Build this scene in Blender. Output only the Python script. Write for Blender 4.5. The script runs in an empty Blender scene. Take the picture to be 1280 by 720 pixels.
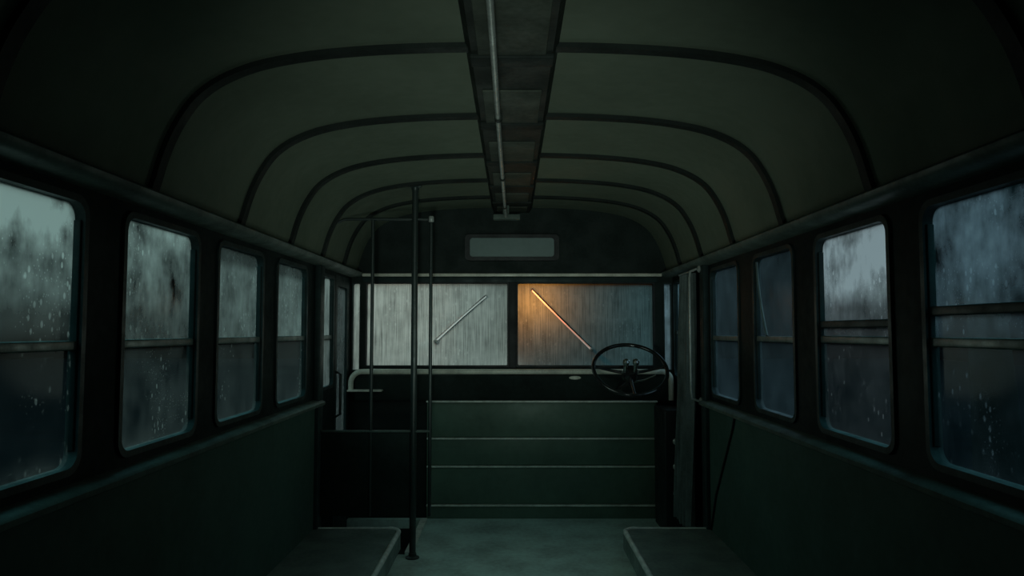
import bpy, bmesh, math, random
from mathutils import Vector, Matrix
random.seed(4)
C = bpy.context.scene.collection
PI = math.pi

# ------------------------------------------------------------------ dimensions (metres; X right, Y forward, Z up)
W = 1.15          # inner half width
FRONT = 5.15      # inner face of the front wall
BACK = -1.2
EYE = 1.31

# ------------------------------------------------------------------ materials
def nmat(name):
    m = bpy.data.materials.new(name); m.use_nodes = True
    nt = m.node_tree; nt.nodes.clear()
    out = nt.nodes.new('ShaderNodeOutputMaterial')
    return m, nt, out
def L(nt, a, b): nt.links.new(a, b)
def math_node(nt, op, a, b=None, clamp=False):
    n = nt.nodes.new('ShaderNodeMath'); n.operation = op; n.use_clamp = clamp
    for i, v in enumerate((a, b)):
        if v is None: continue
        if isinstance(v, (int, float)): n.inputs[i].default_value = v
        else: L(nt, v, n.inputs[i])
    return n.outputs[0]
def maprange(nt, v, a, b, c, d):
    n = nt.nodes.new('ShaderNodeMapRange'); n.interpolation_type = 'SMOOTHSTEP'
    L(nt, v, n.inputs[0])
    for i, x in enumerate((a, b, c, d)): n.inputs[i+1].default_value = x
    return n.outputs[0]

def paint(name, col, rough=.5, metal=0., var=.25, scale=6., bump=.05, spec=.4, dirt=None, coat=0.):
    """painted / worn surface: two scales of noise on colour and roughness, light bump"""
    m, nt, out = nmat(name)
    b = nt.nodes.new('ShaderNodeBsdfPrincipled'); L(nt, b.outputs[0], out.inputs[0])
    tc = nt.nodes.new('ShaderNodeNewGeometry')
    n1 = nt.nodes.new('ShaderNodeTexNoise'); n1.inputs['Scale'].default_value = scale; n1.inputs['Detail'].default_value = 6
    n2 = nt.nodes.new('ShaderNodeTexNoise'); n2.inputs['Scale'].default_value = scale*9; n2.inputs['Detail'].default_value = 3
    L(nt, tc.outputs['Position'], n1.inputs['Vector']); L(nt, tc.outputs['Position'], n2.inputs['Vector'])
    mix = math_node(nt, 'ADD', math_node(nt, 'MULTIPLY', n1.outputs[0], .7), math_node(nt, 'MULTIPLY', n2.outputs[0], .3))
    r = nt.nodes.new('ShaderNodeValToRGB')
    d = dirt or tuple(c*(1-var*1.6) for c in col)
    r.color_ramp.elements[0].position = .32; r.color_ramp.elements[0].color = (*d, 1)
    r.color_ramp.elements[1].position = .62; r.color_ramp.elements[1].color = (*col, 1)
    L(nt, mix, r.inputs[0]); L(nt, r.outputs[0], b.inputs['Base Color'])
    b.inputs['Metallic'].default_value = metal
    b.inputs['Specular IOR Level'].default_value = spec
    b.inputs['Coat Weight'].default_value = coat
    L(nt, maprange(nt, mix, .3, .7, min(1, rough+.12), max(.04, rough-.1)), b.inputs['Roughness'])
    if bump:
        bp = nt.nodes.new('ShaderNodeBump'); bp.inputs['Strength'].default_value = bump; bp.inputs['Distance'].default_value = .01
        L(nt, n2.outputs[0], bp.inputs['Height']); L(nt, bp.outputs[0], b.inputs['Normal'])
    return m

def wet_glass(name, axis, fog_col, clear_col, bands, seed, streak=.25, drops=.5, noise_amt=.35, dropscale=26., clear_line=None):
    """fogged, rain-wet pane. axis 'Y' for side windows, 'X' for the windshield.
    bands = [(height above floor, fog density), ...]; condensation scatters light, and its density also sets how bright each height looks"""
    m, nt, out = nmat(name)
    g = nt.nodes.new('ShaderNodeNewGeometry'); s = nt.nodes.new('ShaderNodeSeparateXYZ'); L(nt, g.outputs['Position'], s.inputs[0])
    u, v = s.outputs[axis], s.outputs['Z']
    ramp = nt.nodes.new('ShaderNodeValToRGB'); ramp.color_ramp.interpolation = 'EASE'
    L(nt, maprange_lin(nt, v, .9, 1.7), ramp.inputs[0])
    els = ramp.color_ramp.elements
    while len(els) < len(bands): els.new(.5)
    for e, (z, f) in zip(els, bands):
        e.position = max(0, min(1, (z-.9)/.8)); e.color = (f, f, f, 1)
    base = ramp.outputs[0]
    def tex(kind, su, sv, sc, det=4):
        cmb = nt.nodes.new('ShaderNodeCombineXYZ')
        L(nt, math_node(nt, 'MULTIPLY', u, su), cmb.inputs[0]); L(nt, math_node(nt, 'MULTIPLY', v, sv), cmb.inputs[1])
        cmb.inputs[2].default_value = seed
        n = nt.nodes.new('ShaderNodeTex'+kind); n.inputs['Scale'].default_value = sc
        if kind == 'Noise': n.inputs['Detail'].default_value = det
        L(nt, cmb.outputs[0], n.inputs['Vector'])
        return n.outputs[0]
    cloud = math_node(nt, 'SUBTRACT', tex('Noise', 1, 1, 7, 6), .5)
    cloud2 = math_node(nt, 'SUBTRACT', tex('Noise', 1, .5, 30, 4), .5)
    st = math_node(nt, 'SUBTRACT', tex('Noise', 1, .03, 75 if axis == 'Y' else 120, 3), .5)      # runs of water
    dv = tex('Voronoi', 1, .55, dropscale)
    dv2 = tex('Voronoi', 1, .8, dropscale*2.3)
    dmask = maprange(nt, tex('Noise', 1, 1, 5, 3), .44, .58, 0, 1)
    dr = math_node(nt, 'MULTIPLY', math_node(nt, 'ADD', maprange(nt, dv, .13, .25, 1, 0), math_node(nt, 'MULTIPLY', maprange(nt, dv2, .12, .25, 1, 0), .6)), dmask)
    mod = math_node(nt, 'ADD', math_node(nt, 'MULTIPLY', cloud, noise_amt*5.5), math_node(nt, 'MULTIPLY', cloud2, noise_amt*2.6))
    mod = math_node(nt, 'ADD', mod, math_node(nt, 'MULTIPLY', st, streak*4))
    F = math_node(nt, 'MULTIPLY', base, math_node(nt, 'ADD', mod, 1.0))
    F = math_node(nt, 'ADD', F, math_node(nt, 'MULTIPLY', math_node(nt, 'MULTIPLY', dr, math_node(nt, 'ADD', math_node(nt, 'MULTIPLY', base, .6), .12)), drops))
    F = math_node(nt, 'MINIMUM', math_node(nt, 'MAXIMUM', F, .008), .97)
    if clear_line:            # added clear line along the wiper, so its arm reads bright
        a_, b_ = Vector(clear_line[0]), Vector(clear_line[1]); d_ = (b_-a_); ln = d_.length; d_.normalize()
        du, dv_ = math_node(nt, 'SUBTRACT', u, a_.x), math_node(nt, 'SUBTRACT', v, a_.y)
        along = math_node(nt, 'ADD', math_node(nt, 'MULTIPLY', du, d_.x), math_node(nt, 'MULTIPLY', dv_, d_.y))
        off = math_node(nt, 'ABSOLUTE', math_node(nt, 'SUBTRACT', math_node(nt, 'MULTIPLY', du, d_.y), math_node(nt, 'MULTIPLY', dv_, d_.x)))
        ends = math_node(nt, 'MULTIPLY', maprange(nt, along, -.02, .01, 0, 1), maprange(nt, along, ln-.01, ln+.02, 1, 0))
        msk = math_node(nt, 'MULTIPLY', maprange(nt, off, .0075, .0125, 1, 0), ends)
        F = math_node(nt, 'MULTIPLY', F, math_node(nt, 'SUBTRACT', 1, math_node(nt, 'MULTIPLY', msk, .95)))
    tl = nt.nodes.new('ShaderNodeBsdfTranslucent'); tl.inputs[0].default_value = (*fog_col, 1)
    tr = nt.nodes.new('ShaderNodeBsdfTransparent')
    tr.inputs[0].default_value = (*clear_col, 1)
    gl = nt.nodes.new('ShaderNodeBsdfGlossy'); gl.inputs['Roughness'].default_value = .12
    mx = nt.nodes.new('ShaderNodeMixShader'); L(nt, F, mx.inputs[0]); L(nt, tr.outputs[0], mx.inputs[1]); L(nt, tl.outputs[0], mx.inputs[2])
    lw = nt.nodes.new('ShaderNodeLayerWeight'); lw.inputs['Blend'].default_value = .5
    fr = math_node(nt, 'ADD', math_node(nt, 'MULTIPLY', math_node(nt, 'POWER', lw.outputs['Facing'], 5), .13), .008 if axis == 'Y' else .003)
    if clear_line:  # no tint in the added line, keeps the arm bright
        tc_ = nt.nodes.new('ShaderNodeMix'); tc_.data_type = 'RGBA'; L(nt, msk, tc_.inputs[0])
        tc_.inputs[6].default_value = (*clear_col, 1); tc_.inputs[7].default_value = (.96, .96, .94, 1); L(nt, tc_.outputs[2], tr.inputs[0])
    m2 = nt.nodes.new('ShaderNodeMixShader'); L(nt, fr, m2.inputs[0]); L(nt, mx.outputs[0], m2.inputs[1]); L(nt, gl.outputs[0], m2.inputs[2])
    L(nt, m2.outputs[0], out.inputs[0])
    return m
def maprange_lin(nt, v, a, b):
    n = nt.nodes.new('ShaderNodeMapRange'); L(nt, v, n.inputs[0]); n.inputs[1].default_value = a; n.inputs[2].default_value = b
    return n.outputs[0]

M = dict(
    wall=paint('dark_green_wall_paint', (.022, .034, .030), .7, var=.3, scale=3, spec=.12),
    liner=paint('green_lining_paint', (.05, .095, .078), .65, var=.12, scale=3, spec=.15),
    post=paint('window_wall_paint', (.010, .021, .020), .65, var=.3, scale=3, spec=.10),
    ceil=paint('olive_ceiling_paint', (.15, .178, .132), .7, var=.12, scale=2.2, bump=.02, spec=.10),
    rib=paint('dark_rib_paint', (.018, .024, .021), .6, spec=.15),
    bulk=paint('bulkhead_paint', (.016, .026, .023), .65, spec=.2, var=.2),
    panel=paint('front_panel_paint', (.125, .20, .15), .5, var=.22, scale=2.5),
    strip=paint('worn_aluminium_trim', (.85, .90, .80), .4, metal=0, var=.3, scale=14),
    sill=paint('painted_sill', (.12, .155, .135), .5, var=.3, scale=9, spec=.15),
    frame=paint('window_frame_paint', (.022, .042, .041), .5, var=.3, scale=12, spec=.25),
    sash=paint('grey_sash_rail', (.16, .21, .195), .38, metal=.1, var=.3, scale=14),
    rubber=paint('black_rubber', (.012, .014, .014), .6, var=.2),
    floor=paint('worn_lino_floor', (.54, .74, .67), .42, var=.35, scale=4, spec=.5, dirt=(.28, .37, .335)),
    vinyl=paint('dark_seat_vinyl', (.16, .215, .195), .45, var=.3, scale=7, bump=.12, spec=.5),
    piping=paint('pale_seat_piping', (.68, .74, .69), .4, var=.3, scale=16),
    base=paint('bench_base_paint', (.035, .042, .04), .6),
    pole=paint('dark_pole_enamel', (.035, .05, .046), .35, metal=.2, spec=.6, scale=12),
    steel=paint('dull_steel_tube', (.45, .48, .45), .33, metal=.25, var=.3, scale=16),
    cream=paint('cream_rail_paint', (.80, .78, .66), .38, var=.25, scale=10),
    black=paint('glossy_black_bakelite', (.012, .013, .013), .16, var=.1, spec=.7, bump=0),
    chrome=paint('tarnished_chrome', (.62, .63, .60), .2, metal=1., var=.3, scale=20, bump=0),
    mirror=paint('dim_mirror_face', (.17, .24, .23), .4, metal=.0, var=.12, scale=3, bump=0),
    dark=paint('dark_housing', (.012, .016, .016), .5),
    duct=paint('dark_duct_paint', (.026, .032, .027), .6, spec=.15, var=.25),
    ductp=paint('duct_panel_paint', (.07, .082, .064), .6, spec=.2, var=.3),
    curtain=paint('dark_curtain_cloth', (.12, .155, .15), .7, var=.3, scale=10, bump=.2),
    bark=paint('wet_bark', (.012, .016, .016), .8, spec=.05, scale=5, bump=.4),
    leaf=paint('dark_needles', (.018, .028, .022), .8, scale=5),
    asphalt=paint('wet_asphalt', (.005, .008, .010), .9, spec=.0, scale=1.5),
    hill=paint('distant_wet_woods', (.008, .016, .019), .9, spec=0, scale=.8),
)
def wiper_mat():
    m, nt, out = nmat('translucent_wiper_glint')  # translucent so outside light comes through, standing in for a metal highlight
    a = nt.nodes.new('ShaderNodeBsdfTranslucent'); a.inputs[0].default_value = (.96, .96, .92, 1)
    b = nt.nodes.new('ShaderNodeBsdfPrincipled'); b.inputs['Base Color'].default_value = (.75, .75, .7, 1); b.inputs['Roughness'].default_value = .3
    n = nt.nodes.new('ShaderNodeTexNoise'); n.inputs['Scale'].default_value = 40
    mx = nt.nodes.new('ShaderNodeMixShader'); L(nt, maprange(nt, n.outputs[0], 0.3, .7, .05, .15), mx.inputs[0])
    L(nt, a.outputs[0], mx.inputs[1]); L(nt, b.outputs[0], mx.inputs[2]); L(nt, mx.outputs[0], out.inputs[0])
    return m
M['wiper'] = wiper_mat()

# ------------------------------------------------------------------ mesh helpers
def box(bm, x0, x1, y0, y1, z0, z1, bev=0):
    vs = [bm.verts.new((x, y, z)) for x in (x0, x1) for y in (y0, y1) for z in (z0, z1)]
    fs = []
    for q in ((0, 1, 3, 2), (4, 6, 7, 5), (0, 4, 5, 1), (2, 3, 7, 6), (0, 2, 6, 4), (1, 5, 7, 3)):
        fs.append(bm.faces.new([vs[i] for i in q]))
    if bev:
        es = list({e for f in fs for e in f.edges})
        bmesh.ops.bevel(bm, geom=es, offset=bev, segments=3, profile=.5, affect='EDGES')
def tube(bm, pts, r, n=12, closed=False, radii=None):
    pts = [Vector(p) for p in pts]; N = len(pts); rings = []
    t0 = (pts[1]-pts[0]).normalized()
    up = Vector((0, 0, 1)) if abs(t0.z) < .9 else Vector((1, 0, 0))
    nrm = t0.cross(up).normalized()
    for i, p in enumerate(pts):
        a = pts[i-1] if (i or closed) else pts[i]; b = pts[(i+1) % N] if (i < N-1 or closed) else pts[i]
        t = (b-a).normalized()
        nrm = (nrm-t*nrm.dot(t)).normalized(); bn = t.cross(nrm)
        rr = radii[i] if radii else r
        rings.append([bm.verts.new(p+(nrm*math.cos(2*PI*k/n)+bn*math.sin(2*PI*k/n))*rr) for k in range(n)])
    for i in range(N if closed else N-1):
        A, B = rings[i], rings[(i+1) % N]
        for k in range(n): bm.faces.new((A[k], A[(k+1) % n], B[(k+1) % n], B[k]))
    if not closed:
        bm.faces.new(list(reversed(rings[0]))); bm.faces.new(rings[-1])
def lathe(bm, prof, loc=(0, 0, 0), rot=Matrix(), n=24):
    """prof = [(r, z)...] closed by caps"""
    loc = Vector(loc); rings = []
    for r, z in prof:
        rings.append([bm.verts.new(loc+rot @ Vector((r*math.cos(2*PI*k/n), r*math.sin(2*PI*k/n), z))) for k in range(n)])
    for A, B in zip(rings, rings[1:]):
        for k in range(n): bm.faces.new((A[k], A[(k+1) % n], B[(k+1) % n], B[k]))
    bm.faces.new(list(reversed(rings[0]))); bm.faces.new(rings[-1])
def prism(bm, prof, y0, y1):
    """closed (x, z) outline swept along Y"""
    A = [bm.verts.new((x, y0, z)) for x, z in prof]; B = [bm.verts.new((x, y1, z)) for x, z in prof]
    n = len(prof)
    for i in range(n): bm.faces.new((A[i], A[(i+1) % n], B[(i+1) % n], B[i]))
    bm.faces.new(list(reversed(A))); bm.faces.new(B)
def rrect(u0, u1, v0, v1, r, seg=6):
    if not isinstance(r, (tuple, list)): r = (r,)*4
    out = []
    for (cu, cv, a, rr) in ((u1, v1, 0, r[0]), (u0, v1, 90, r[1]), (u0, v0, 180, r[2]), (u1, v0, 270, r[3])):
        su = -1 if cu == u1 else 1; sv = -1 if cv == v1 else 1
        for k in range(seg+1):
            t = math.radians(a+90*k/seg)
            out.append((cu+su*rr+rr*math.cos(t), cv+sv*rr+rr*math.sin(t)))
    return out
def ring(bm, outer, inner, f, d0, d1):
    """frame between two outlines of equal length; f(u, v, d) -> xyz"""
    n = len(outer)
    V = [[bm.verts.new(f(u, v, d)) for u, v in o] for o, d in ((outer, d0), (inner, d0), (inner, d1), (outer, d1))]
    for a in range(4):
        A, B = V[a], V[(a+1) % 4]
        for k in range(n): bm.faces.new((A[k], A[(k+1) % n], B[(k+1) % n], B[k]))
def plate(bm, outline, f, d0, d1):
    A = [bm.verts.new(f(u, v, d0)) for u, v in outline]; B = [bm.verts.new(f(u, v, d1)) for u, v in outline]
    n = len(A)
    for k in range(n): bm.faces.new((A[k], A[(k+1) % n], B[(k+1) % n], B[k]))
    bm.faces.new(list(reversed(A))); bm.faces.new(B)
def sheet(bm, outline, f, d):
    bm.faces.new([bm.verts.new(f(u, v, d)) for u, v in outline])
def holed(bm, outer, holes, f, d0, d1):
    """slab with holes, filled through a 2D curve"""
    cu = bpy.data.curves.new('tmp', 'CURVE'); cu.dimensions = '2D'; cu.fill_mode = 'BOTH'; cu.extrude = .5
    for pts in [outer]+holes:
        s = cu.splines.new('POLY'); s.points.add(len(pts)-1); s.use_cyclic_u = True
        for p, (u, v) in zip(s.points, pts): p.co = (u, v, 0, 1)
    ob = bpy.data.objects.new('tmp', cu); C.objects.link(ob)
    dg = bpy.context.evaluated_depsgraph_get(); dg.update()
    me = bpy.data.meshes.new_from_object(ob.evaluated_get(dg))
    for v in me.vertices:
        v.co = f(v.co.x, v.co.y, d0 if v.co.z < 0 else d1)
    bm.from_mesh(me); bpy.data.meshes.remove(me); bpy.data.objects.remove(ob); bpy.data.curves.remove(cu)
def side(sgn):
    return lambda u, v, d: Vector((sgn*d, u, v))
def frontf(u, v, d): return Vector((u, d, v))

def obj(name, bm, mat, parent=None, smooth=40, origin=None):
    bmesh.ops.remove_doubles(bm, verts=bm.verts, dist=1e-6)
    bmesh.ops.recalc_face_normals(bm, faces=bm.faces)
    if origin is None:
        xs = [v.co for v in bm.verts]
        lo = Vector([min(c[i] for c in xs) for i in range(3)]); hi = Vector([max(c[i] for c in xs) for i in range(3)])
        origin = Vector(((lo.x+hi.x)/2, (lo.y+hi.y)/2, lo.z))
    origin = Vector(origin)
    bmesh.ops.translate(bm, verts=bm.verts, vec=-origin)
    me = bpy.data.meshes.new(name); bm.to_mesh(me); bm.free()
    me.materials.append(mat)
    for p in me.polygons: p.use_smooth = True
    try: me.set_sharp_from_angle(angle=math.radians(smooth))
    except Exception: pass
    o = bpy.data.objects.new(name, me); C.objects.link(o)
    if parent:
        o.parent = parent
        o.location = origin-world_loc(parent)
    else: o.location = origin
    return o
def world_loc(o):
    v = Vector(o.location)
    while o.parent: o = o.parent; v += Vector(o.location)
    return v
def tag(o, label, cat, group=None, kind=None):
    o['label'] = label; o['category'] = cat
    if group: o['group'] = group
    if kind: o['kind'] = kind
    return o
def thing(name, label, cat, loc, group=None, kind=None):
    o = bpy.data.objects.new(name, None); C.objects.link(o); o.location = loc; o.empty_display_size = .1
    return tag(o, label, cat, group, kind)
def B(): return bmesh.new()

# ------------------------------------------------------------------ ceiling profile
CP = [(1.115, 1.73), (1.10, 1.78), (1.085, 1.835), (1.062, 1.90), (1.03, 1.965), (.985, 2.03), (.925, 2.08), (.85, 2.118),
      (.76, 2.147), (.62, 2.172), (.45, 2.188), (.25, 2.197), (0, 2.20)]
def half_profile():
    P = [Vector(p) for p in CP]; out = []
    for i in range(len(P)-1):
        p0 = P[max(i-1, 0)]; p1 = P[i]; p2 = P[i+1]; p3 = P[i+2] if i+2 < len(P) else Vector((-P[i][0], P[i][1]))
        for k in range(3):
            t = k/3
            out.append(.5*((2*p1)+(p2-p0)*t+(2*p0-5*p1+4*p2-p3)*t*t+(3*p1-p0-3*p2+p3)*t**3))
    out.append(P[-1]); return out
HP = half_profile()
PROF = [(p.x, p.y) for p in HP]+[(-p.x, p.y) for p in reversed(HP[:-1])]     # right foot to left foot
def inset(d):
    """profile moved by d towards the cabin (negative = outwards)"""
    out = []
    for i, (x, z) in enumerate(PROF):
        a = Vector(PROF[max(i-1, 0)]); b = Vector(PROF[min(i+1, len(PROF)-1)])
        t = (b-a).normalized(); n = Vector((-t.y, t.x))      # points inward (profile runs right to left over the top)
        out.append((x+n.x*d, z+n.y*d))
    return out
def ceil_h(x):
    for (x0, z0), (x1, z1) in zip(PROF, PROF[1:]):
        if x1 <= x <= x0: return z0+(z1-z0)*(x-x0)/(x1-x0)
    return 2.2

# ------------------------------------------------------------------ setting
def struct(name, bm, mat, label, cat, parent=None, smooth=40):
    o = obj(name, bm, mat, parent, smooth)
    if not parent: tag(o, label, cat, kind='structure')
    return o

# floor with the entrance step well cut out on the left
SX, SY0, SY1 = -.62, 4.32, 5.10
LOW, STEP = -.24, 3.80      # sunken aisle behind the raised front platform
bm = B()
box(bm, SX, W+.05, STEP, FRONT+.05, -.06, 0); box(bm, -W-.05, SX, STEP, SY0, -.06, 0); box(bm, -W-.05, W+.05, STEP-.02, STEP, LOW-.06, 0); box(bm, -W-.05, W+.05, BACK, STEP, LOW-.06, LOW); box(bm, -W-.05, SX, SY1, FRONT+.05, -.06, 0)
struct('floor', bm, M['floor'], 'worn grey-green floor of the aisle between the benches', 'floor')
bm = B()
box(bm, -W-.05, SX+.02, SY0-.02, SY1+.02, -.42, -.36)
box(bm, SX, SX+.02, SY0, SY1, -.36, -.06); box(bm, -W-.05, SX, SY0-.02, SY0, -.36, -.06); box(bm, -W-.05, SX, SY1, SY1+.02, -.36, -.06)
box(bm, SX-.26, SX, SY0, SY1, -.36, -.19)
struct('floor_stepwell', bm, M['base'], 'dark sunken entrance step well beside the door', 'step well')
bm = B(); box(bm, SX-.012, SX+.03, SY0, SY1, 0, .012); box(bm, SX-.012, SX, SY0, SY1, -.03, .0)
struct('trim_1', bm, M['strip'], 'pale metal nosing along the edge of the step well', 'trim')

# ceiling shell
bm = B(); prism(bm, PROF+list(reversed(inset(-.05))), BACK, FRONT+.05)
struct('ceiling', bm, M['ceil'], 'curved olive ceiling of the vehicle', 'ceiling', smooth=60)
RIBS = [.75, 1.47, 2.19, 2.91, 3.57, 4.17, 4.70]
ribname = ['behind the viewer', 'above the nearest windows', 'largest arch seen', 'second arch seen', 'third arch seen', 'fourth arch seen', 'last arch before the front bulkhead']
for i, y in enumerate(RIBS):
    bm = B(); prism(bm, inset(-.004)+list(reversed(inset(.016))), y-.022, y+.022)
    struct('trim_%d' % (i+2), bm, M['rib'], 'dark curved ceiling rib, '+ribname[i], 'ceiling rib', smooth=60)

# window layout: (y0, y1) along each wall, sash rail height, second rail
Z0, Z1 = .935, 1.672
LW = [(1.36, 1.935), (2.11, 2.635), (2.79, 3.32), (3.50, 4.03)]
RW = [(1.45, 2.01), (2.17, 2.72), (2.915, 3.42), (3.63, 4.16)]
SIDELIGHT = (4.30, 4.64); DOOR = (4.70, 5.09); DRIVER = (4.70, 5.10)
def wall(sgn, wins, extra):
    bm = B()
    o = [(BACK, LOW-.06), (FRONT+.05, LOW-.06), (FRONT+.05, 1.76), (BACK, 1.76)]
    if sgn < 0:   # door opening runs down into the step well
        o = [(BACK, LOW-.06), (SY0, LOW-.06), (SY0, -.42), (SY1, -.42), (SY1, -.06), (FRONT+.05, -.06), (FRONT+.05, 1.76), (BACK, 1.76)]
    holes = [rrect(a, b, Z0, Z1, .055) for a, b in wins]+extra
    holed(bm, o, holes, side(sgn), W, W+.025)
    return bm
struct('wall_left', wall(-1, LW, [rrect(*SIDELIGHT, .95, 1.665, .03), rrect(*DOOR, -.3, 1.68, .02)]), M['post'], 'dark green left wall with a row of windows', 'wall', smooth=20)
struct('wall_right', wall(1, RW, [rrect(*DRIVER, .98, 1.665, .03)]), M['post'], 'dark green right wall with a row of windows', 'wall', smooth=20)
bm = B(); box(bm, -W-.055, W+.055, BACK-.05, BACK, LOW-.06, 2.26)
struct('wall_back', bm, M['wall'], 'dark rear wall behind the viewer', 'wall')

# front wall: outline follows the ceiling
WS_Z0, WS_Z1 = 1.055, 1.662
bm = B()
outl = [(W+.05, -.06), (W+.05, 1.73)]+[(x, z) for x, z in inset(-.045)]+[(-W-.05, 1.73), (-W-.05, -.42), (SX+.02, -.42), (SX+.02, -.06)]
holed(bm, outl, [rrect(-1.052, -.022, WS_Z0, WS_Z1, .012, 3), rrect(.03, 1.022, WS_Z0, WS_Z1, .012, 3), rrect(-1.142, -1.083, 1.03, 1.655, .012, 3), rrect(1.083, 1.142, 1.03, 1.655, .012, 3)], frontf, FRONT, FRONT+.05)
struct('wall_front', bm, M['bulk'], 'dark front wall below and around the windshield', 'wall', smooth=20)

# cornices along the window tops, header strip over the windshield, sills
for i, s in enumerate((-1, 1)):
    nm = ('left', 'right')[i]
    bm = B(); prism(bm, [(s*x, z) for x, z in ((W, 1.695), (1.085, 1.70), (1.068, 1.712), (1.064, 1.726), (1.075, 1.735), (1.12, 1.745), (W, 1.745))], BACK, FRONT)
    struct('trim_%d' % (9+i), bm, M['sill'], 'pale cornice rail above the %s windows' % nm, 'trim')
    bm = B(); prism(bm, [(s*x, z) for x, z in ((W, .872), (1.115, .872), (1.092, .882), (1.09, .897), (1.10, .905), (W, .912))], BACK, 4.24)
    struct('trim_%d' % (11+i), bm, M['sill'], 'pale sill rail under the %s windows' % nm, 'trim')
    # lower wall lining
    bm = B(); box(bm, s*(W-.012), s*W, BACK, 4.20, LOW, .872)
    struct('baseboard_'+nm, bm, M['liner'], 'dark painted lining panel below the %s sill' % nm, 'wall panel')
    # pillar where the passenger windows end
    bm = B(); box(bm, s*(W-.035), s*W, 4.19, 4.285, 0, 1.70, .006)
    struct('trim_%d' % (13+i), bm, M['frame'], 'dark upright pillar ahead of the last %s window' % nm, 'pillar')
bm = B(); box(bm, -1.07, 1.07, FRONT-.03, FRONT, 1.700, 1.722, .004)
struct('trim_15', bm, M['cream'], 'thin pale ledge across the front above the windshield', 'trim')

# front panel boards with pale strips
zs = [.818, .555, .36, .091]
bm = B()
for a, b in ((.565, .812), (.37, .549), (.101, .354), (0, .085)):
    box(bm, -.60, 1.02, FRONT-.022, FRONT, a, b, .003)
struct('wall_front_panel', bm, M['panel'], 'green horizontal front panel boards below the dashboard', 'wall panel')
for i, z in enumerate(zs):
    bm = B(); box(bm, -.60, 1.02, FRONT-(.075 if i == 0 else .034), FRONT, z-.006, z+.006, .002)
    struct('trim_%d' % (16+i), bm, M['strip'], 'thin pale strip across the front panel, %s' % ('just under the dashboard', 'second from the top', 'third from the top', 'lowest, near the floor')[i], 'trim')

# ------------------------------------------------------------------ glass
# (fog colour, clear colour, bands, seed, streak, drops, noise); fog colour and bands also paint each pane's brightness
G = {}
FL = (.74, .88, .83)
WIPE_L = ((-.553, 1.238), (-.188, 1.562)); WIPE_R = ((.575, 1.175), (.145, 1.605))
G['l1'] = wet_glass('wet_glass_left_near', 'Y', FL, (.2, .5, .53), [(.9,.10),(1.02,.01),(1.26,.005),(1.34,.09),(1.46,.40),(1.6,.97)], 1.3, .09, 1.26, .54, 40)
G['l2'] = wet_glass('wet_glass_left_second', 'Y', FL, (.2, .5, .53), [(.9,.10),(1.02,.06),(1.25,.05),(1.30,.14),(1.52,.36),(1.7,.6)], 3.7, .09, 1.26, .62, 42)
G['l3'] = wet_glass('wet_glass_left_third', 'Y', FL, (.2, .5, .53), [(.9,.10),(1.02,.06),(1.25,.055),(1.29,.30),(1.56,.34),(1.61,.12)], 5.1, .09, 0.98, 0.37, 46)
G['l4'] = wet_glass('wet_glass_left_fourth', 'Y', FL, (.2, .5, .53), [(.9,.10),(1.02,.07),(1.25,.065),(1.29,.34),(1.57,.36),(1.61,.14)], 7.9, .09, 0.84, 0.32, 48)
G['l5'] = wet_glass('wet_glass_entrance', 'Y', (.62, .66, .62), (.2, .5, .53), [(.9, .4), (1.25, .4), (1.3, .7), (1.7, .8)], 9.2, .3, .6, .3, 30)
FR = (.40, .56, .60)
G['r4'] = wet_glass('wet_glass_right_near', 'Y', (.52, .70, .78), (.2, .5, .53), [(.9,.04),(1.0,.015),(1.25,.02),(1.36,.14),(1.5,.30),(1.7,.38)], 11.4, .09, 0.84, .66, 44)
G['r3'] = wet_glass('wet_glass_right_third', 'Y', (.97, .98, .96), (.2, .5, .53), [(.9,.05),(1.0,.03),(1.25,.04),(1.38,.2),(1.48,.85),(1.7,.97)], 13.8, .09, 0.84, .5, 44)
G['r2'] = wet_glass('wet_glass_right_second', 'Y', FR, (.5, .64, .72), [(.9,.1),(1.0,.08),(1.25,.08),(1.3,.12),(1.6,.13),(1.7,.16)], 15.1, .09, 0.56, 0.32, 46)
G['r1'] = wet_glass('wet_glass_right_far', 'Y', FR, (.5, .66, .75), [(.9,.12),(1.0,.10),(1.25,.10),(1.3,.14),(1.6,.15),(1.7,.18)], 17.1, .09, 0.56, 0.32, 46)
G['rd'] = wet_glass('wet_glass_driver', 'Y', FR, (.5, .66, .75), [(.9, .4), (1.7, .5)], 19.1, .3, .4, .3, 30)
G['ld'] = wet_glass('wet_glass_door', 'Y', (.5, .56, .54), (.4, .5, .5), [(.9, .2), (1.7, .3)], 10.2, .3, .5, .3, 30)
G['rc'] = wet_glass('wet_glass_right_corner', 'X', (.6, .7, .75), (.4, .5, .5), [(.9, .5), (1.7, .7)], 25.2, .3, .5, .3, 30)
G['wl'] = wet_glass('wet_windshield_left', 'X', (.59, .61, .55), (.2, .3, .3), [(1.0, .74), (1.3, .76), (1.7, .80)], 21.1, .45, .45, .16, 34, clear_line=WIPE_L)
G['wr'] = wet_glass('wet_windshield_right', 'X', (.125, .235, .245), (.10, .18, .22), [(1.0,.72),(1.3,.76),(1.7,.80)], 23.1, .42, .9, .18, 34, clear_line=WIPE_R)  # dark fog colour paints this pane dimmer; dark clear tint holds back amber

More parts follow.
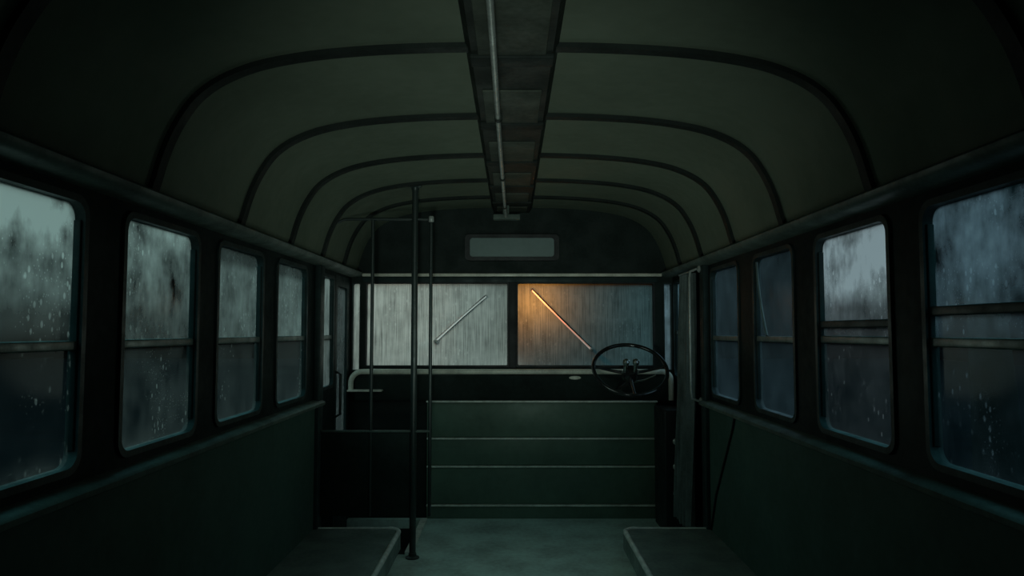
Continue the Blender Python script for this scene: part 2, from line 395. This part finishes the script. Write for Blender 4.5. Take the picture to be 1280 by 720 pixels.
WL_LABEL = ['large rain-beaded left window nearest the viewer, cut by the photo edge', 'second left window from the viewer, fogged above its middle rail',
            'third left window from the viewer, with a tall narrow fogged pane', 'last and smallest left passenger window before the entrance']
WR_LABEL = ['large blue right window nearest the viewer, cut by the photo edge', 'right window with the bright grey fogged upper pane',
            'right window with a bowed pale seal inside its upper pane', 'smallest right passenger window, last before the driver area']
def window(n, s, y0, y1, z0, z1, r, mat, label, rails, thin=()):
    f = side(s)
    root = thing('window_%d' % n, label, 'window', (s*(W+.028), (y0+y1)/2, z0), kind='structure')
    bm = B(); t = .020
    ring(bm, rrect(y0+.001, y1-.001, z0+.001, z1-.001, r), rrect(y0+t, y1-t, z0+t, z1-t, r*.75), f, W-.008, W+.028)
    obj('window_frame', bm, M['frame'], root)
    zm = rails[0]
    bm = B(); sheet(bm, rrect(y0+t, y1-t, zm, z1-t, (r*.75, r*.75, 0.001, 0.001)), f, W+.021)
    obj('upper_pane', bm, mat, root)
    bm = B(); sheet(bm, rrect(y0+t, y1-t, z0+t, zm, (0.001, 0.001, r*.75, r*.75)), f, W+.015)
    obj('lower_pane', bm, mat, root)
    for z in rails:
        bm = B(); box(bm, s*(W+.002), s*(W+.027), y0+t, y1-t, z-.013, z+.013, .004)
        obj('sash_rail', bm, M['sash'] if z == rails[-1] else M['frame'], root)
    for yy in (y0+t, y1-t):     # slim runner of the sliding sash
        bm = B(); box(bm, s*(W+.001), s*(W+.022), yy-.006, yy+.006, z0+t+.04, z1-t-.045, .003)
        obj('sash_runner', bm, M['frame'], root)
    return root
lm = ['l1', 'l2', 'l3', 'l4']
for i, (a, b) in enumerate(LW):
    window(i+1, -1, a, b, Z0, Z1, .055, G[lm[i]], WL_LABEL[i], [1.272])
rm = ['r4', 'r3', 'r2', 'r1']
rr_ = [[1.365, 1.28], [1.335, 1.28], [1.275], [1.272]]
for i, (a, b) in enumerate(RW):
    w = window(i+5, 1, a, b, Z0, Z1, .055, G[rm[i]], WR_LABEL[i], rr_[i])
    if i == 2:
        bm = B(); pts = []
        for k in range(15):
            t = k/14
            pts.append((W+.006, b-.03-.02*math.sin(t*2)-.10*t**2.2, 1.635-.345*t))
        tube(bm, pts, .006, 8); obj('loose_seal', bm, M['sash'], w)
window(9, -1, *SIDELIGHT, .95, 1.665, .03, G['l5'], 'narrow bright side pane just ahead of the left windows', [1.272])
window(10, 1, *DRIVER, .98, 1.665, .03, G['rd'], 'narrow driver side window beside the steering wheel', [1.30])

# entrance door leaf
dr = thing('door_1', 'narrow glazed entrance door at the left front corner', 'door', (-W-.03, 4.895, -.3), kind='structure')
f = side(-1); y0, y1 = DOOR
bm = B(); holed(bm, rrect(y0, y1, -.3, 1.68, .02), [rrect(y0+.055, y1-.055, .35, 1.61, .03)], f, W+.002, W+.035); obj('door_leaf', bm, M['frame'], dr, smooth=20)
bm = B(); sheet(bm, rrect(y0+.055, y1-.055, .35, 1.61, .03), f, W+.018); obj('pane', bm, G['ld'], dr)
bm = B(); tube(bm, [(-W-.01, y0+.03, .75), (-W+.03, y0+.03, .77), (-W+.03, y0+.03, 1.03), (-W-.01, y0+.03, 1.05)], .009, 10); obj('handle', bm, M['pole'], dr)

# windshield
ws = thing('window_11', 'two-part rain-streaked front windshield, grey at left and orange by the divider', 'windshield', (0, FRONT+.025, WS_Z0), kind='structure')
for (a, b, k) in ((-1.052, -.022, 'wl'), (.03, 1.022, 'wr')):
    bm = B(); ring(bm, rrect(a, b, WS_Z0, WS_Z1, .012, 3), rrect(a+.012, b-.012, WS_Z0+.012, WS_Z1-.012, .008, 3), frontf, FRONT-.006, FRONT+.05)
    obj('rubber_seal', bm, M['rubber'], ws)
    bm = B(); sheet(bm, rrect(a+.010, b-.010, WS_Z0+.010, WS_Z1-.010, .008, 3), frontf, FRONT+.032)
    obj('pane', bm, G[k], ws)
bm = B(); box(bm, -.022, .030, FRONT-.012, FRONT+.0, WS_Z0-.02, WS_Z1+.02, .003); box(bm, -.016, .024, FRONT+.045, FRONT+.195, WS_Z0-.02, WS_Z1+.02, .003)  # outer box is an added fin keeping amber light off the left pane
obj('divider_post_and_fin', bm, M['rubber'], ws)
bm = B(); box(bm, -1.07, 1.04, FRONT-.014, FRONT, WS_Z1-.002, WS_Z1+.034, .003)
obj('header_bar', bm, M['frame'], ws)
for n, sg, k in ((12, -1, 'wl'), (13, 1, 'rc')):
    q = thing('window_%d' % n, 'very narrow tall corner pane '+('left of the windshield' if sg < 0 else 'right of the windshield behind the steering wheel'), 'window', (sg*1.1125, FRONT+.02, 1.03), kind='structure')
    c = sg*1.1125
    bm = B(); sheet(bm, rrect(c-.0295, c+.0295, 1.03, 1.655, .01, 3), frontf, FRONT+.028); obj('pane', bm, G[k], q)
    bm = B(); ring(bm, rrect(c-.0315, c+.0315, 1.028, 1.657, .012, 3), rrect(c-.0235, c+.0235, 1.036, 1.649, .008, 3), frontf, FRONT-.008, FRONT+.03); obj('window_frame', bm, M['frame'], q)

# ------------------------------------------------------------------ wipers (outside the glass)
def wiper(p0, p1, label):
    a = Vector((p0[0], FRONT+.062, p0[1])); b = Vector((p1[0], FRONT+.062, p1[1]))
    r = thing('windshield_wiper', label, 'wiper', a, 'windshield wipers')
    d = (b-a).normalized(); nrm = Vector((d.z, 0, -d.x))
    bow = []
    for k in range(13):
        t = k/12; bow.append(a.lerp(b, t)+nrm*(-.004*math.sin(t*PI)))
    bm = B(); e = []
    for k, p in enumerate(bow):
        w_ = .0072-.0022*k/12
        e.append((bm.verts.new(p+nrm*w_), bm.verts.new(p+Vector((0, -.004, 0))), bm.verts.new(p-nrm*w_)))
    for p, q in zip(e, e[1:]):
        bm.faces.new((p[0], q[0], q[1], p[1])); bm.faces.new((p[1], q[1], q[2], p[2]))
    obj('wiper_arm', bm, M['wiper'], r)
    bm = B(); tube(bm, [p-nrm*.0085+Vector((0, -.003, 0)) for p in bow[1:]], .0025, 8); obj('wiper_blade', bm, M['rubber'], r)
    bm = B(); lathe(bm, [(.012, -.015), (.016, -.01), (.016, .01), (.012, .015)], a, Matrix.Rotation(PI/2, 3, 'X'), 16); obj('pivot', bm, M['steel'], r)
wiper(*WIPE_L, 'pale windshield wiper slanting up towards the divider on the left pane')
wiper(*WIPE_R, 'pale windshield wiper slanting down to the steering wheel on the right pane')

# ------------------------------------------------------------------ front fittings
db = thing('dashboard', 'long dark dashboard shelf under the windshield with a cream top rail', 'dashboard', (.2, FRONT-.08, .825))
bm = B(); prism_pts = [(FRONT-.005, .826), (FRONT-.06, .826), (FRONT-.075, .85), (FRONT-.085, 1.0), (FRONT-.005, 1.02)]
for_x = lambda x: [bm.verts.new((x, y, z)) for y, z in prism_pts]
A_, B_ = for_x(-1.10), for_x(1.10)
for i in range(5): bm.faces.new((A_[i], A_[(i+1) % 5], B_[(i+1) % 5], B_[i]))
bm.faces.new(A_); bm.faces.new(list(reversed(B_)))
obj('dash_body', bm, M['wall'], db)
pts = [(-.93, FRONT-.13, .888), (-1.10, FRONT-.13, .888)]
pts = []
for k in range(9):
    t = PI/2*k/8; pts.append((-1.05-.075*math.sin(t)*1.0, FRONT-.095, .95+.078*math.cos(t)))
pts = [(1.04, FRONT-.095, 1.028), (.5, FRONT-.095, 1.028), (0, FRONT-.095, 1.028), (-.5, FRONT-.095, 1.028)]+pts+[(-1.125, FRONT-.095, .905)]
bm = B(); tube(bm, pts, .019, 14); obj('top_rail', bm, M['cream'], db)
pts = [(1.03, FRONT-.095, 1.028)]+[(1.05+.06*math.sin(PI/2*k/8), FRONT-.095, .965+.063*math.cos(PI/2*k/8)) for k in range(9)]+[(1.11, FRONT-.095, .83)]
bm = B(); tube(bm, pts, .019, 14); obj('rail_end', bm, M['cream'], db)
bm = B(); box(bm, -1.14, -.90, FRONT-.15, FRONT-.06, .892, .905, .004); obj('rail_ledge', bm, M['cream'], db)
bm = B(); lathe(bm, [(.035, 0), (.042, .004), (.042, .010), (.03, .016), (.0005, .017)], (.44, FRONT-.085, .985), Matrix.Rotation(PI/2, 3, 'X') @ Matrix.Scale(.32, 3, Vector((0, 1, 0))), 24)
obj('oval_plate', bm, M['cream'], db)

# rear view mirror on the bulkhead
mr = thing('rear_view_mirror', 'wide rounded grey mirror on the dark bulkhead above the windshield', 'mirror', (0, FRONT, 1.83))
bm = B(); ring(bm, rrect(-.335, .335, 1.812, 2.00, .03), rrect(-.30, .30, 1.838, 1.974, .022), frontf, FRONT-.055, FRONT); obj('mirror_frame', bm, M['dark'], mr)
bm = B(); plate(bm, rrect(-.306, .306, 1.834, 1.978, .022), frontf, FRONT-.042, FRONT-.01); obj('mirror_glass', bm, M['mirror'], mr)

# steering wheel
SC = Vector((.735, 4.50, 1.075))
sw = thing('steering_wheel', 'thin black steering wheel with chrome hub in front of the windshield', 'steering wheel', SC)
tilt = Matrix.Rotation(math.radians(40), 3, 'X')   # wheel axis leans back towards the driver
def sp(x, y, z): return SC+tilt @ Vector((x, y, z))
bm = B(); R = .228
tube(bm, [sp(R*math.cos(2*PI*k/56), R*math.sin(2*PI*k/56), 0) for k in range(56)], .0125, 12, closed=True); obj('rim', bm, M['black'], sw)
for ang in (173, 7, 270):
    a = math.radians(ang); bm = B()
    tube(bm, [sp(r*math.cos(a), r*math.sin(a), -.035+.035*(r/R)**2) for r in (.02, .07, .12, .17, .226)], .009, 10, radii=[.012, .010, .009, .0085, .010]); obj('spoke', bm, M['black'], sw)
bm = B(); lathe(bm, [(.03, -.09), (.048, -.07), (.05, -.03), (.04, -.012), (.02, -.006), (.001, -.005)], SC, tilt, 24); obj('hub', bm, M['black'], sw)
for dx in (-.030, .030):
    bm = B(); lathe(bm, [(.015, -.02), (.020, -.012), (.013, .0), (.013, .040), (.021, .048), (.021, .068), (.010, .078)], sp(dx, .0, 0), tilt, 16); obj('hub_stud', bm, M['chrome'], sw)
bm = B(); tube(bm, [sp(-.055, -.005, -.02), sp(.055, -.005, -.02)], .010, 10); obj('hub_bar', bm, M['chrome'], sw)
axis = tilt @ Vector((0, 0, -1))
bm = B(); tube(bm, [SC+axis*.07, SC+axis*.12, SC+axis*.14+Vector((0, .02, .005)), Vector((SC.x, 5.08, .885))], .018, 14); obj('steering_column', bm, M['dark'], sw)
bm = B(); tube(bm, [SC+axis*.12, SC+axis*.12+Vector((.10, -.02, .02)), SC+axis*.12+Vector((.17, -.03, .05))], .006, 8); 
obj('column_lever', bm, M['chrome'], sw)

# side console by the driver
sc_ = thing('side_console', 'dark console box below the driver window with three small knobs', 'console', (1.06, 4.85, 0))
bm = B(); box(bm, .985, W-.001, 4.70, FRONT-.11, 0, .80, .012); obj('console_body', bm, M['dark'], sc_)
for z in (.60, .44, .27):
    bm = B(); lathe(bm, [(.016, 0), (.020, .006), (.020, .018), (.012, .024), (.001, .025)], (1.055, 4.701, z), Matrix.Rotation(PI/2, 3, 'X'), 16); obj('knob', bm, M['steel'], sc_)

# gathered curtain behind the driver window
bm = B(); rows = []
N = 44
for j in range(15):
    t = j/14; z = 1.66-1.52*t; rowp = []
    for i in range(N+1):
        s_ = i/N; y = 4.31+(.31+.05*t)*s_
        amp = .020+.012*t
        x = 1.085-.03*t+amp*math.sin(s_*2*PI*6.5+.5*math.sin(t*3))+.006*math.sin(s_*29+t*5)
        rowp.append(bm.verts.new((x, y, z)))
    rows.append(rowp)
for a, b in zip(rows, rows[1:]):
    for i in range(N): bm.faces.new((a[i], a[i+1], b[i+1], b[i]))
bmesh.ops.solidify(bm, geom=list(bm.faces), thickness=.004)
cu = obj('curtain', bm, M['curtain']); tag(cu, 'dark gathered curtain hanging at the right pillar beside the driver area', 'curtain')
bm = B(); tube(bm, [(1.085, 4.29, 1.672), (1.085, 4.66, 1.672)], .007, 8); obj('curtain_rod', bm, M['steel'], cu)

gp = thing('grab_pole', 'thin pale upright grab pole in front of the curtain at the right pillar', 'pole', (1.055, 4.27, .872))
bm = B(); tube(bm, [(1.098, 4.27, .90), (1.06, 4.27, .915), (1.055, 4.27, .96), (1.055, 4.27, 1.62), (1.06, 4.27, 1.665), (1.098, 4.27, 1.68)], .0075, 12); obj('pole_tube', bm, M['steel'], gp)
for z in (.90, 1.68):
    bm = B(); lathe(bm, [(.022, 0), (.022, .006), (.012, .014)], (1.1155, 4.27, z), Matrix.Rotation(-PI/2, 3, 'Y'), 16); obj('end_flange', bm, M['steel'], gp)

# ------------------------------------------------------------------ entrance poles and guard
GY = 4.25
def flange(bm, x, y, z, up, r=.04):
    p = [(r, 0), (r, .006), (r*.6, .014), (r*.55, .03)]
    if not up: p = [(a, -b) for a, b in p]
    lathe(bm, p, (x, y, z), Matrix(), 20)
px = -.576
st = thing('stanchion_pole', 'thick dark floor-to-ceiling pole at the entrance', 'pole', (px, GY, 0))
bm = B(); tube(bm, [(px, GY, .004), (px, GY, 1.0), (px, GY, ceil_h(px)-.004)], .019, 16); obj('pole_tube', bm, M['pole'], st)
bm = B(); flange(bm, px, GY, .001, True); obj('floor_flange', bm, M['pole'], st)
bm = B(); flange(bm, px, GY, ceil_h(px)-.001, False); obj('ceiling_flange', bm, M['pole'], st)

gd = thing('entrance_guard', 'dark entrance guard of two thin uprights, top bar and low panel beside the thick pole', 'guard rail', (-.80, GY, .24))
GZ = 1.975; bx0, bx1 = -.826, -.480
bm = B(); tube(bm, [(bx1, GY, .24), (bx1, GY, 1.0), (bx1, GY, GZ)], .0105, 12); obj('upright', bm, M['pole'], gd)
bm = B(); tube(bm, [(bx0, GY, .24), (bx0, GY, 1.0), (bx0, GY, GZ)], .0105, 12); obj('upright', bm, M['pole'], gd)
bm = B(); tube(bm, [(-1.035, GY, GZ-.02), (-1.0, GY, GZ-.003), (-.95, GY, GZ), (bx1-.02, GY, GZ)], .009, 12); obj('top_bar', bm, M['pole'], gd)
bm = B(); lathe(bm, [(.012, -.018), (.016, -.013), (.016, .013), (.012, .018)], (bx1, GY, GZ), Matrix(), 16); obj('joint_collar', bm, M['steel'], gd)
bm = B(); box(bm, -W+.037, px-.02, GY-.006, GY+.006, .24, .72, .002); obj('guard_panel', bm, M['wall'], gd)
bm = B(); box(bm, -W+.037, bx1, GY-.012, GY+.012, .72, .732, .003); obj('panel_edging', bm, M['sill'], gd)

# ------------------------------------------------------------------ ceiling fittings
dc = thing('ceiling_duct', 'dark flat duct running along the middle of the ceiling', 'duct', (0, 2.6, 2.15))
ys = [BACK+.3]+RIBS+[FRONT-.03]
bm = B(); prism(bm, [(-.145, 2.196), (-.125, 2.165), (-.125, 2.160), (.125, 2.160), (.125, 2.165), (.145, 2.196)], BACK+.2, FRONT-.01); obj('duct_body', bm, M['duct'], dc)
for a, b in zip(ys, ys[1:]):
    bm = B(); box(bm, -.105, .105, a+(b-a)*.42, b-.03, 2.153, 2.161, .003); obj('duct_panel', bm, M['ductp'], dc)
    bm = B(); box(bm, -.13, .13, a-.03, a+.05, 2.146, 2.162, .004); obj('duct_crossbar', bm, M['rib'], dc)

cr = thing('ceiling_handrail', 'thin pale metal handrail running forward under the ceiling duct', 'handrail', (-.05, 2.5, 2.06))
rz = 2.075; rx = -.052
bm = B(); tube(bm, [(rx, BACK+.25, rz), (rx, 1.0, rz), (rx+.002, 2.8, rz), (rx+.008, 4.4, rz), (rx+.012, 4.78, rz)], .0095, 12); obj('rail_tube', bm, M['steel'], cr)
for y in (0.4, 1.47, 2.55, 3.57, 4.40):
    xx = rx+.002*y*.6
    bm = B(); tube(bm, [(xx, y, rz+.005), (xx, y, 2.155)], .006, 8); lathe(bm, [(.014, -.014), (.0145, .0), (.014, .014)], (xx, y, rz), Matrix.Rotation(PI/2, 3, 'X'), 14)
    obj('rail_hanger', bm, M['duct'], cr)
bm = B(); box(bm, -.125, .055, 4.77, 4.83, 2.055, 2.092, .006); box(bm, -.06, -.02, 4.79, 4.81, 2.09, 2.165); obj('end_bracket', bm, M['sill'], cr)

# ------------------------------------------------------------------ benches along both walls
BY0, BY1 = BACK+.02, 4.23
def bench(s, label):
    r = thing('bench_seat', label, 'bench', (s*.9, 1.6, LOW), 'long benches along the walls')
    xi, xo = .632, W-.0125
    zt = .178
    plan = [(xo, BY0), (xo, BY1)]
    rc = .075
    for k in range(9):
        t = PI/2*k/8; plan.append((xi+rc-rc*math.sin(t), BY1-rc+rc*math.cos(t)))
    plan += [(xi, BY0)]
    bm = B()
    def layer(d, z):
        return [bm.verts.new((s*(x+(d if x < xi+.2 else 0)), y-(d if y > 3.9 else 0), z)) for x, y in plan]
    Ls = [layer(.012, zt-.112), layer(0, zt-.10), layer(0, zt-.022), layer(.008, zt-.007), layer(.022, zt)]
    n = len(plan)
    for a, b in zip(Ls, Ls[1:]):
        for k in range(n): bm.faces.new((a[k], a[(k+1) % n], b[(k+1) % n], b[k]))
    bm.faces.new(list(reversed(Ls[0]))); bm.faces.new(Ls[-1])
    cush = obj('seat_cushion', bm, M['vinyl'], r)
    path = [(s*(x+.010), y-.010, zt-.004) for x, y in plan[1:]]
    path[0] = (s*xo, BY1-.010, zt-.004)
    rad = [.009, .010]+[.014]*(len(path)-2)
    bm = B(); tube(bm, path, .014, 10, radii=rad); obj('piping', bm, M['piping'], cush)
    bm = B(); tube(bm, [(x, y, zt-.096) for x, y, z in path], .008, 8); obj('piping', bm, M['base'], cush)
    bm = B(); box(bm, s*(xi+.06), s*xo, STEP+.001, BY1-.06, .001, zt-.112); box(bm, s*(xi+.06), s*xo, BY0, STEP-.025, LOW+.001, zt-.112); obj('bench_base', bm, M['base'], r)
    return r
bench(-1, 'long dark vinyl bench with pale piping along the left wall')
bench(1, 'long dark vinyl bench with pale piping along the right wall')

wc = obj('wall_cable', (lambda bm: (tube(bm, [(W-.018, 3.70, .868), (W-.018, 3.74, .80), (W-.018, 3.90, .60), (W-.018, 4.06, .40), (W-.018, 4.17, .185)], .006, 8), bm)[1])(B()), M['rubber'])
tag(wc, 'thin dark cable running diagonally down the right wall from the sill to the bench', 'cable')

# ------------------------------------------------------------------ outside
GZ0 = -.95
bm = B(); box(bm, -70, 70, -40, 90, GZ0-.1, GZ0)
struct('ground', bm, M['asphalt'], 'dark wet ground outside the vehicle', 'ground')
def hills(name, pts, label):  # raised high to cover the sky, so clear glass stays dark
    bm = B(); top = []; bot = []
    for x, y, h in pts: bot.append(bm.verts.new((x, y, GZ0))); top.append(bm.verts.new((x, y, GZ0+h)))
    for i in range(len(pts)-1): bm.faces.new((bot[i], bot[i+1], top[i+1], top[i]))
    bmesh.ops.solidify(bm, geom=list(bm.faces), thickness=1.5)
    struct(name, bm, M['hill'], label, 'hills')
hills('hills', [(34, -10+3*k, 15+2.5*math.sin(k*.9)+.5*math.sin(k*2.3)) for k in range(28)], 'dim wooded rise beyond the right windows, raised to hide the sky')
hills('hills', [(-40, -10+3*k, 16+2.5*math.sin(k*.7)+.6*math.sin(k*2.1)) for k in range(28)], 'dim wooded rise beyond the left windows, raised to hide the sky')
hills('hills', [(-38+4*k, 60, 13+2.0*math.sin(k*.8)+.6*math.sin(k*2.1)) for k in range(20)], 'dim wooded rise ahead beyond the windshield, raised to hide the sky')
def tree(x, y, h, r0, label, seed):
    rnd = random.Random(seed)
    t = thing('bare_tree', label, 'tree', (x, y, GZ0), 'trees outside')
    bm = B(); n = 9; ax = [(x+.12*math.sin(k*.9+seed)*k/n, y+.1*math.cos(k*1.1+seed)*k/n, GZ0+h*k/(n-1)) for k in range(n)]
    tube(bm, ax, r0, 10, radii=[r0*(1.25 if k == 0 else 1-.85*k/(n-1)) for k in range(n)]); obj('trunk', bm, M['bark'], t)
    for b in range(9):
        k = 3+b % 5; a = rnd.uniform(0, 2*PI); ln = rnd.uniform(.8, 1.9)*(1-.08*k); p = Vector(ax[k]); bm = B()
        pts = [p+Vector((math.cos(a)*ln*q, math.sin(a)*ln*q, ln*(.55*q+.25*q*q))) for q in (0, .25, .5, .75, 1)]
        tube(bm, pts, .03, 7, radii=[r0*.4, r0*.32, r0*.25, r0*.16, r0*.05])
        for q in (2, 3):
            a2 = a+rnd.choice((-.8, .8)); p2 = pts[q]
            tube(bm, [p2+Vector((math.cos(a2), math.sin(a2), .7))*ln*.4*w for w in (0, .5, 1)], .02, 6, radii=[r0*.2, r0*.13, r0*.04])
        obj('branch', bm, M['bark'], t)
tree(-4.6, 5.6, 6.5, .22, 'bare wet tree outside the nearest left window', 1)
tree(4.4, 6.6, 6.5, .24, 'bare wet tree outside the nearest blue right window', 2)

# ------------------------------------------------------------------ light: dim rainy dusk sky, amber lamp outside, added fill lights
w = bpy.data.worlds.new('dusk'); bpy.context.scene.world = w; w.use_nodes = True
nt = w.node_tree; nt.nodes.clear()
out = nt.nodes.new('ShaderNodeOutputWorld'); bg = nt.nodes.new('ShaderNodeBackground'); L(nt, bg.outputs[0], out.inputs[0])
tc = nt.nodes.new('ShaderNodeTexCoord'); s = nt.nodes.new('ShaderNodeSeparateXYZ'); L(nt, tc.outputs['Generated'], s.inputs[0])
lr = nt.nodes.new('ShaderNodeValToRGB'); L(nt, maprange_lin(nt, s.outputs[0], -1, 1), lr.inputs[0])
e = lr.color_ramp.elements
e[0].position = 0; e[0].color = (.30, .38, .36, 1); e[1].position = 1; e[1].color = (.27, .35, .385, 1)
m_ = e.new(.5); m_.color = (.105, .18, .20, 1)
zg = maprange(nt, s.outputs[2], -.1, .7, .35, 1.15)
cn = nt.nodes.new('ShaderNodeTexNoise'); cn.inputs['Scale'].default_value = 3; cn.inputs['Detail'].default_value = 5; L(nt, tc.outputs['Generated'], cn.inputs['Vector'])
st_ = math_node(nt, 'MULTIPLY', zg, maprange(nt, cn.outputs[0], .3, .7, .75, 1.25))
L(nt, lr.outputs[0], bg.inputs[0]); L(nt, math_node(nt, 'MULTIPLY', st_, 2.7), bg.inputs[1])
def lamp(name, kind, loc, power, col, **k):
    l = bpy.data.lights.new(name, kind); l.energy = power; l.color = col
    for a, b in k.items(): setattr(l, a, b)
    o = bpy.data.objects.new(name, l); C.objects.link(o); o.location = loc; return o
lamp('amber_lamp', 'POINT', (.15, FRONT+.22, 1.52), 7.6, (1, .225, .04), shadow_soft_size=.05)
o = lamp('left_pane_fill', 'SPOT', (-1.2, FRONT+1.6, 1.7), 30, (.90, 1, .91), shadow_soft_size=.15, spot_size=math.radians(54), spot_blend=.8)  # added spot outside that brightens the left windshield pane
o.rotation_euler = (Vector((-.66, FRONT, 1.36))-Vector(o.location)).to_track_quat('-Z', 'Y').to_euler()
lamp('cabin_fill', 'POINT', (0, 3.7, 1.22), 2.9, (.76, 1, .86), shadow_soft_size=.25)  # added light in mid-air, no fixture; lifts ceiling, floor and front panel
o = lamp('rear_fill', 'SPOT', (0, -.7, .72), 150, (.80, 1, .90), shadow_soft_size=.12, spot_size=math.radians(41), spot_blend=1.0)  # added spot behind the camera that brightens the ceiling ahead
o.rotation_euler = (Vector((0, 4.0, 2.12))-Vector(o.location)).to_track_quat('-Z', 'Y').to_euler()

# ------------------------------------------------------------------ camera
cam = bpy.data.cameras.new('camera'); co = bpy.data.objects.new('camera', cam); C.objects.link(co)
cam.sensor_width = 36; cam.lens = 36*900/1280; cam.clip_start = .05
co.location = (0, 0, EYE); co.rotation_euler = (PI/2+math.atan(54/900), 0, 0)
sce = bpy.context.scene; sce.camera = co
sce.view_settings.view_transform = 'Standard'
sce.view_settings.look = 'None'
sce.cycles.use_denoising = True
sce.cycles.max_bounces = 10; sce.cycles.diffuse_bounces = 5; sce.cycles.transparent_max_bounces = 12
sce.cycles.sample_clamp_indirect = 6
